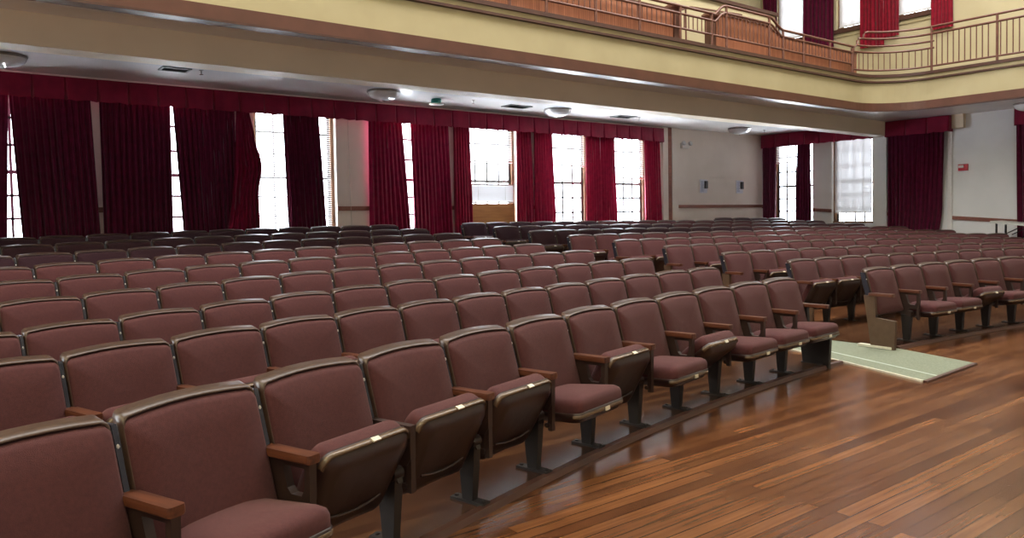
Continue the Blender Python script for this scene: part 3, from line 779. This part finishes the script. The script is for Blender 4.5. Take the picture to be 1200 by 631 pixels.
# ------------------------------------------------------------------ ceiling fittings under the balcony
def dome(x, y, z, label, r=.285, group='dome ceiling lamps'):
    root = thing('ceiling_lamp', label, 'lamp', (x, y, z), 0, group)
    MB().lathe([(r*.55, 0), (r*1.0, 0), (r*1.03, -.02), (r*.99, -.035), (r*.5, -.035)], 32).build('rim', M['steel'], root)
    prof = [(r*.97*cos(t), -.03-.135*sin(t)) for t in [k*pi/2/9 for k in range(9)]] + [(.012, -.166)]
    MB().lathe(prof, 32).build('glass_bowl', M['lampglass'], root)
    MB().lathe([(.012, -.16), (.016, -.17), (.008, -.185)], 12).build('finial', M['steel'], root)
dome(.9, 12.1, ZC, 'dome ceiling lamp at the far left edge of photo')
dome(6.45, 12.0, ZC, 'dome ceiling lamp left of the small teal ceiling box')
dome(10.55, 12.1, ZC, 'dome ceiling lamp between the middle back windows and the beam')
dome(17.0, 12.3, ZC, 'dome ceiling lamp in front of the wall with two notices')
dome(18.6, 6.25, ZC, 'white dome ceiling lamp hung beside the white side wall', .26)
def vent(x, y, label, sx=.28, sy=.16):
    root = thing('ceiling_vent', label, 'vent', (x, y, ZC), 0, 'ceiling vents')
    b = MB(); b.box(-sx, sx, -sy, -sy+.03, -.02, 0).box(-sx, sx, sy-.03, sy, -.02, 0).box(-sx, -sx+.03, -sy, sy, -.02, 0).box(sx-.03, sx, -sy, sy, -.02, 0); b.build('frame', M['louvre'], root)
    b = MB()
    for k in range(7): yy = -sy+.04+k*(2*sy-.08)/6; b.hexa([(-sx+.03, yy-.015, -.014), (sx-.03, yy-.015, -.014), (sx-.03, yy+.01, -.002), (-sx+.03, yy+.01, -.002)], [(-sx+.03, yy-.014, -.012), (sx-.03, yy-.014, -.012), (sx-.03, yy+.012, 0), (-sx+.03, yy+.012, 0)])
    b.build('louvres', M['dark'], root)
vent(2.98, 11.85, 'dark louvred ceiling vent above the left curtains', .2, .15)
vent(9.55, 12.2, 'flat ceiling vent just left of the middle dome lamp')
vent(12.6, 12.2, 'thin ceiling vent above the second window from the pilaster')
def sprinkler(x, y, label):
    root = thing('sprinkler_head', label, 'sprinkler', (x, y, ZC), 0, 'ceiling sprinkler heads')
    MB().lathe([(.035, 0), (.035, -.008), (.012, -.012), (.012, -.05), (.006, -.055)], 12).build('body', M['steel'], root)
    MB().lathe([(.006, -.062), (.03, -.064), (.03, -.068), (.006, -.07)], 12).build('deflector', M['brown'], root)
sprinkler(3.32, 11.75, 'small dark sprinkler head beside the left ceiling vent')
sprinkler(8.35, 12.0, 'small sprinkler head right of the teal ceiling box')
sprinkler(13.0, 12.1, 'tiny sprinkler head at the tip of the thin ceiling vent')
sprinkler(17.95, 12.2, 'tiny sprinkler head right of the rear corner dome lamp')
root = thing('ceiling_detector', 'teal and white detector box on the ceiling right of a dome lamp', 'detector', (7.68, 12.25, ZC))
MB().lathe([(.09, 0), (.1, -.02), (.1, -.07), (.08, -.085)], 20).build('teal_housing', M['teal'], root)
MB().lathe([(.075, -.085), (.14, -.09), (.14, -.105), (.05, -.12)], 20).build('white_base', M['white'], root)

# ------------------------------------------------------------------ wall fittings
root = thing('emergency_light', 'white twin-head emergency light high beside the pilaster', 'lamp', (15.85, YB, 3.24))
MB().box(-.13, .13, -.08, 0, -.06, .07).build('housing', M['white'], root)
for s in (-1, 1):
    b = MB(); b.lathe([(.03, 0), (.055, .03), (.06, .07), (.05, .08)], 14)
    o = b.build('lamp_head', M['lampglass'], root); o.location = (s*.13, -.07, .05); o.rotation_euler = (radians(75), 0, 0)
def notice(x, label):
    root = thing('wall_notice', label, 'notice', (x, YB, 2.2), 0, 'paired wall notices')
    MB().box(-.15, .15, -.012, 0, -.18, .18).build('sheet', M['paper'], root)
    b = MB()
    for k in range(11): b.box(-.115, .0 - (.03 if k % 3 == 2 else 0), -.0135, -.012, .13-k*.026-.008, .13-k*.026+.004)
    b.build('print_lines', M['ink'], root)
    MB().box(.03, .13, -.055, -.012, -.06, .14).build('holder_box', M['black'], root)
notice(16.64, 'small white notice with dark box, left one of the wall pair')
notice(18.22, 'small white notice with dark box, right one nearer the corner')
root = thing('fire_alarm', 'small red fire alarm with white strobe on the white side wall', 'alarm', (XS, 7.78, 2.44))
MB().box(-.06, 0, -.10, .10, -.075, .075).build('housing', M['red'], root)
MB().box(-.085, -.06, -.02, .085, -.01, .05).build('strobe', M['white'], root)

# tall folding table at the right edge, standing on the sloping floor
ty0, ty1 = 5.0, 6.85
root = thing('folding_table', 'pale grey topped table at the right edge against the side wall', 'table', (18.55, 6.0, fz(6.0)))
def tz(y): return 1.0 + RAMP*1.3*(y-6.0)
MB().hexa([(-.32, -1.0, tz(5.0)), (.32, -1.0, tz(5.0)), (.32, .82, tz(6.82)), (-.32, .82, tz(6.82))],
          [(-.32, -1.0, tz(5.0)+.05), (.32, -1.0, tz(5.0)+.05), (.32, .82, tz(6.82)+.05), (-.32, .82, tz(6.82)+.05)]).build('tabletop', M['tabletop'], root)
for x in (-.25, .25):
    for y in (.72, -.85):
        zf = fz(6+y)-fz(6.0)
        b = MB(); b.tube([(x, y, tz(6+y)+.01), (x, y, zf)], .022, 8); b.build('leg', M['dark'], root)
    b = MB(); b.tube([(x, .60, .82), (x, .25, 1.0)], .012, 6); b.build('brace', M['dark'], root)

# ------------------------------------------------------------------ light
w = bpy.data.worlds.new('World'); SC.world = w; w.use_nodes = True
N = w.node_tree.nodes; Lk = w.node_tree.links; bg = N['Background']
tc = N.new('ShaderNodeTexCoord'); sx = N.new('ShaderNodeSeparateXYZ'); Lk.new(tc.outputs['Generated'], sx.inputs[0])
mxn = N.new('ShaderNodeMath'); mxn.operation = 'MAXIMUM'; mnn = N.new('ShaderNodeMath'); mnn.operation = 'MINIMUM'; ad_ = N.new('ShaderNodeMath'); ad_.inputs[1].default_value = .5
Lk.new(sx.outputs['Y'], ad_.inputs[0]); Lk.new(sx.outputs['X'], mnn.inputs[0]); Lk.new(ad_.outputs[0], mnn.inputs[1])
Lk.new(mnn.outputs[0], mxn.inputs[0]); Lk.new(sx.outputs['Y'], mxn.inputs[1])   # the bright daylight stands beyond the back and side walls
mr = N.new('ShaderNodeMapRange'); mr.inputs['From Min'].default_value = .25; mr.inputs['From Max'].default_value = .5
Lk.new(mxn.outputs[0], mr.inputs['Value'])
cm = N.new('ShaderNodeMix'); cm.data_type = 'RGBA'; cm.inputs[6].default_value = (1, .93, .85, 1); cm.inputs[7].default_value = (.9, .96, 1, 1)
Lk.new(mr.outputs['Result'], cm.inputs['Factor']); Lk.new(cm.outputs[2], bg.inputs['Color'])
st_ = N.new('ShaderNodeMapRange'); st_.inputs['To Min'].default_value = .31; st_.inputs['To Max'].default_value = 11
Lk.new(mr.outputs['Result'], st_.inputs['Value']); zr_ = N.new('ShaderNodeMapRange'); zr_.inputs['From Min'].default_value = -.35; zr_.inputs['From Max'].default_value = .02
zr_.inputs['To Min'].default_value = 9; zr_.inputs['To Max'].default_value = 1; Lk.new(sx.outputs['Z'], zr_.inputs['Value'])
ml_ = N.new('ShaderNodeMath'); ml_.operation = 'MULTIPLY'; Lk.new(st_.outputs['Result'], ml_.inputs[0]); Lk.new(zr_.outputs['Result'], ml_.inputs[1])
xr_ = N.new('ShaderNodeMapRange'); xr_.inputs['From Min'].default_value = .6; xr_.inputs['From Max'].default_value = .95
xr_.inputs['To Min'].default_value = 1; xr_.inputs['To Max'].default_value = 1.2; Lk.new(sx.outputs['X'], xr_.inputs['Value'])
mk_ = N.new('ShaderNodeMath'); mk_.operation = 'MULTIPLY'; Lk.new(ml_.outputs[0], mk_.inputs[0]); Lk.new(xr_.outputs['Result'], mk_.inputs[1])
Lk.new(mk_.outputs[0], bg.inputs['Strength'])   # glow from below the horizon is boosted to brighten the balcony ceiling

def area(name, locn, rot, sx_, sy_, power, col=(1, 1, 1), spread=pi):
    l = bpy.data.lights.new(name, 'AREA'); l.shape = 'RECTANGLE'; l.size = sx_; l.size_y = sy_; l.energy = power; l.color = col; l.spread = spread
    o = bpy.data.objects.new(name, l); COL.objects.link(o); o.location = locn; o.rotation_euler = rot
    return o
area('hall_light', (8.5, 6.3, ZT-.1), (0, 0, 0), 19, 2.6, 1750, (1, .96, .92))
area('hall_fill', (8, 0, ZT-.1), (0, 0, 0), 16, 7, 150, (1, .95, .87))

# ------------------------------------------------------------------ camera
from mathutils import Matrix
yaw, pit, roll = .654893, .032403, -.016289
yaw, pit, roll = .6549, .0324, -.0163
cy_, sy_ = cos(yaw), sin(yaw); cp, sp = cos(pit), sin(pit); cr, sr = cos(roll), sin(roll)
Rz = Matrix(((cr, -sr, 0), (sr, cr, 0), (0, 0, 1))); Rx = Matrix(((1, 0, 0), (0, cp, -sp), (0, sp, cp)))
B = Matrix(((1, 0, 0), (0, 0, -1), (0, 1, 0))); Ry = Matrix(((cy_, -sy_, 0), (sy_, cy_, 0), (0, 0, 1)))
Mc = Rz @ Rx @ B @ Ry
cam = bpy.data.cameras.new('Camera'); co = bpy.data.objects.new('Camera', cam); COL.objects.link(co)
rows = [Mc[0], -Mc[1], -Mc[2]]
co.matrix_world = Matrix(((rows[0][0], rows[1][0], rows[2][0], 0), (rows[0][1], rows[1][1], rows[2][1], 0), (rows[0][2], rows[1][2], rows[2][2], 1.436), (0, 0, 0, 1)))
cam.sensor_width = 36; cam.lens = 898.16/1200*36; cam.shift_y = -30.92/1200; cam.clip_start = .05; cam.clip_end = 200
SC.camera = co
SC.view_settings.view_transform = 'Standard'; SC.view_settings.look = 'None'; SC.view_settings.exposure = 0
SC.cycles.max_bounces = 8; SC.cycles.diffuse_bounces = 4; SC.cycles.transparent_max_bounces = 12
SC.cycles.sample_clamp_indirect = 6
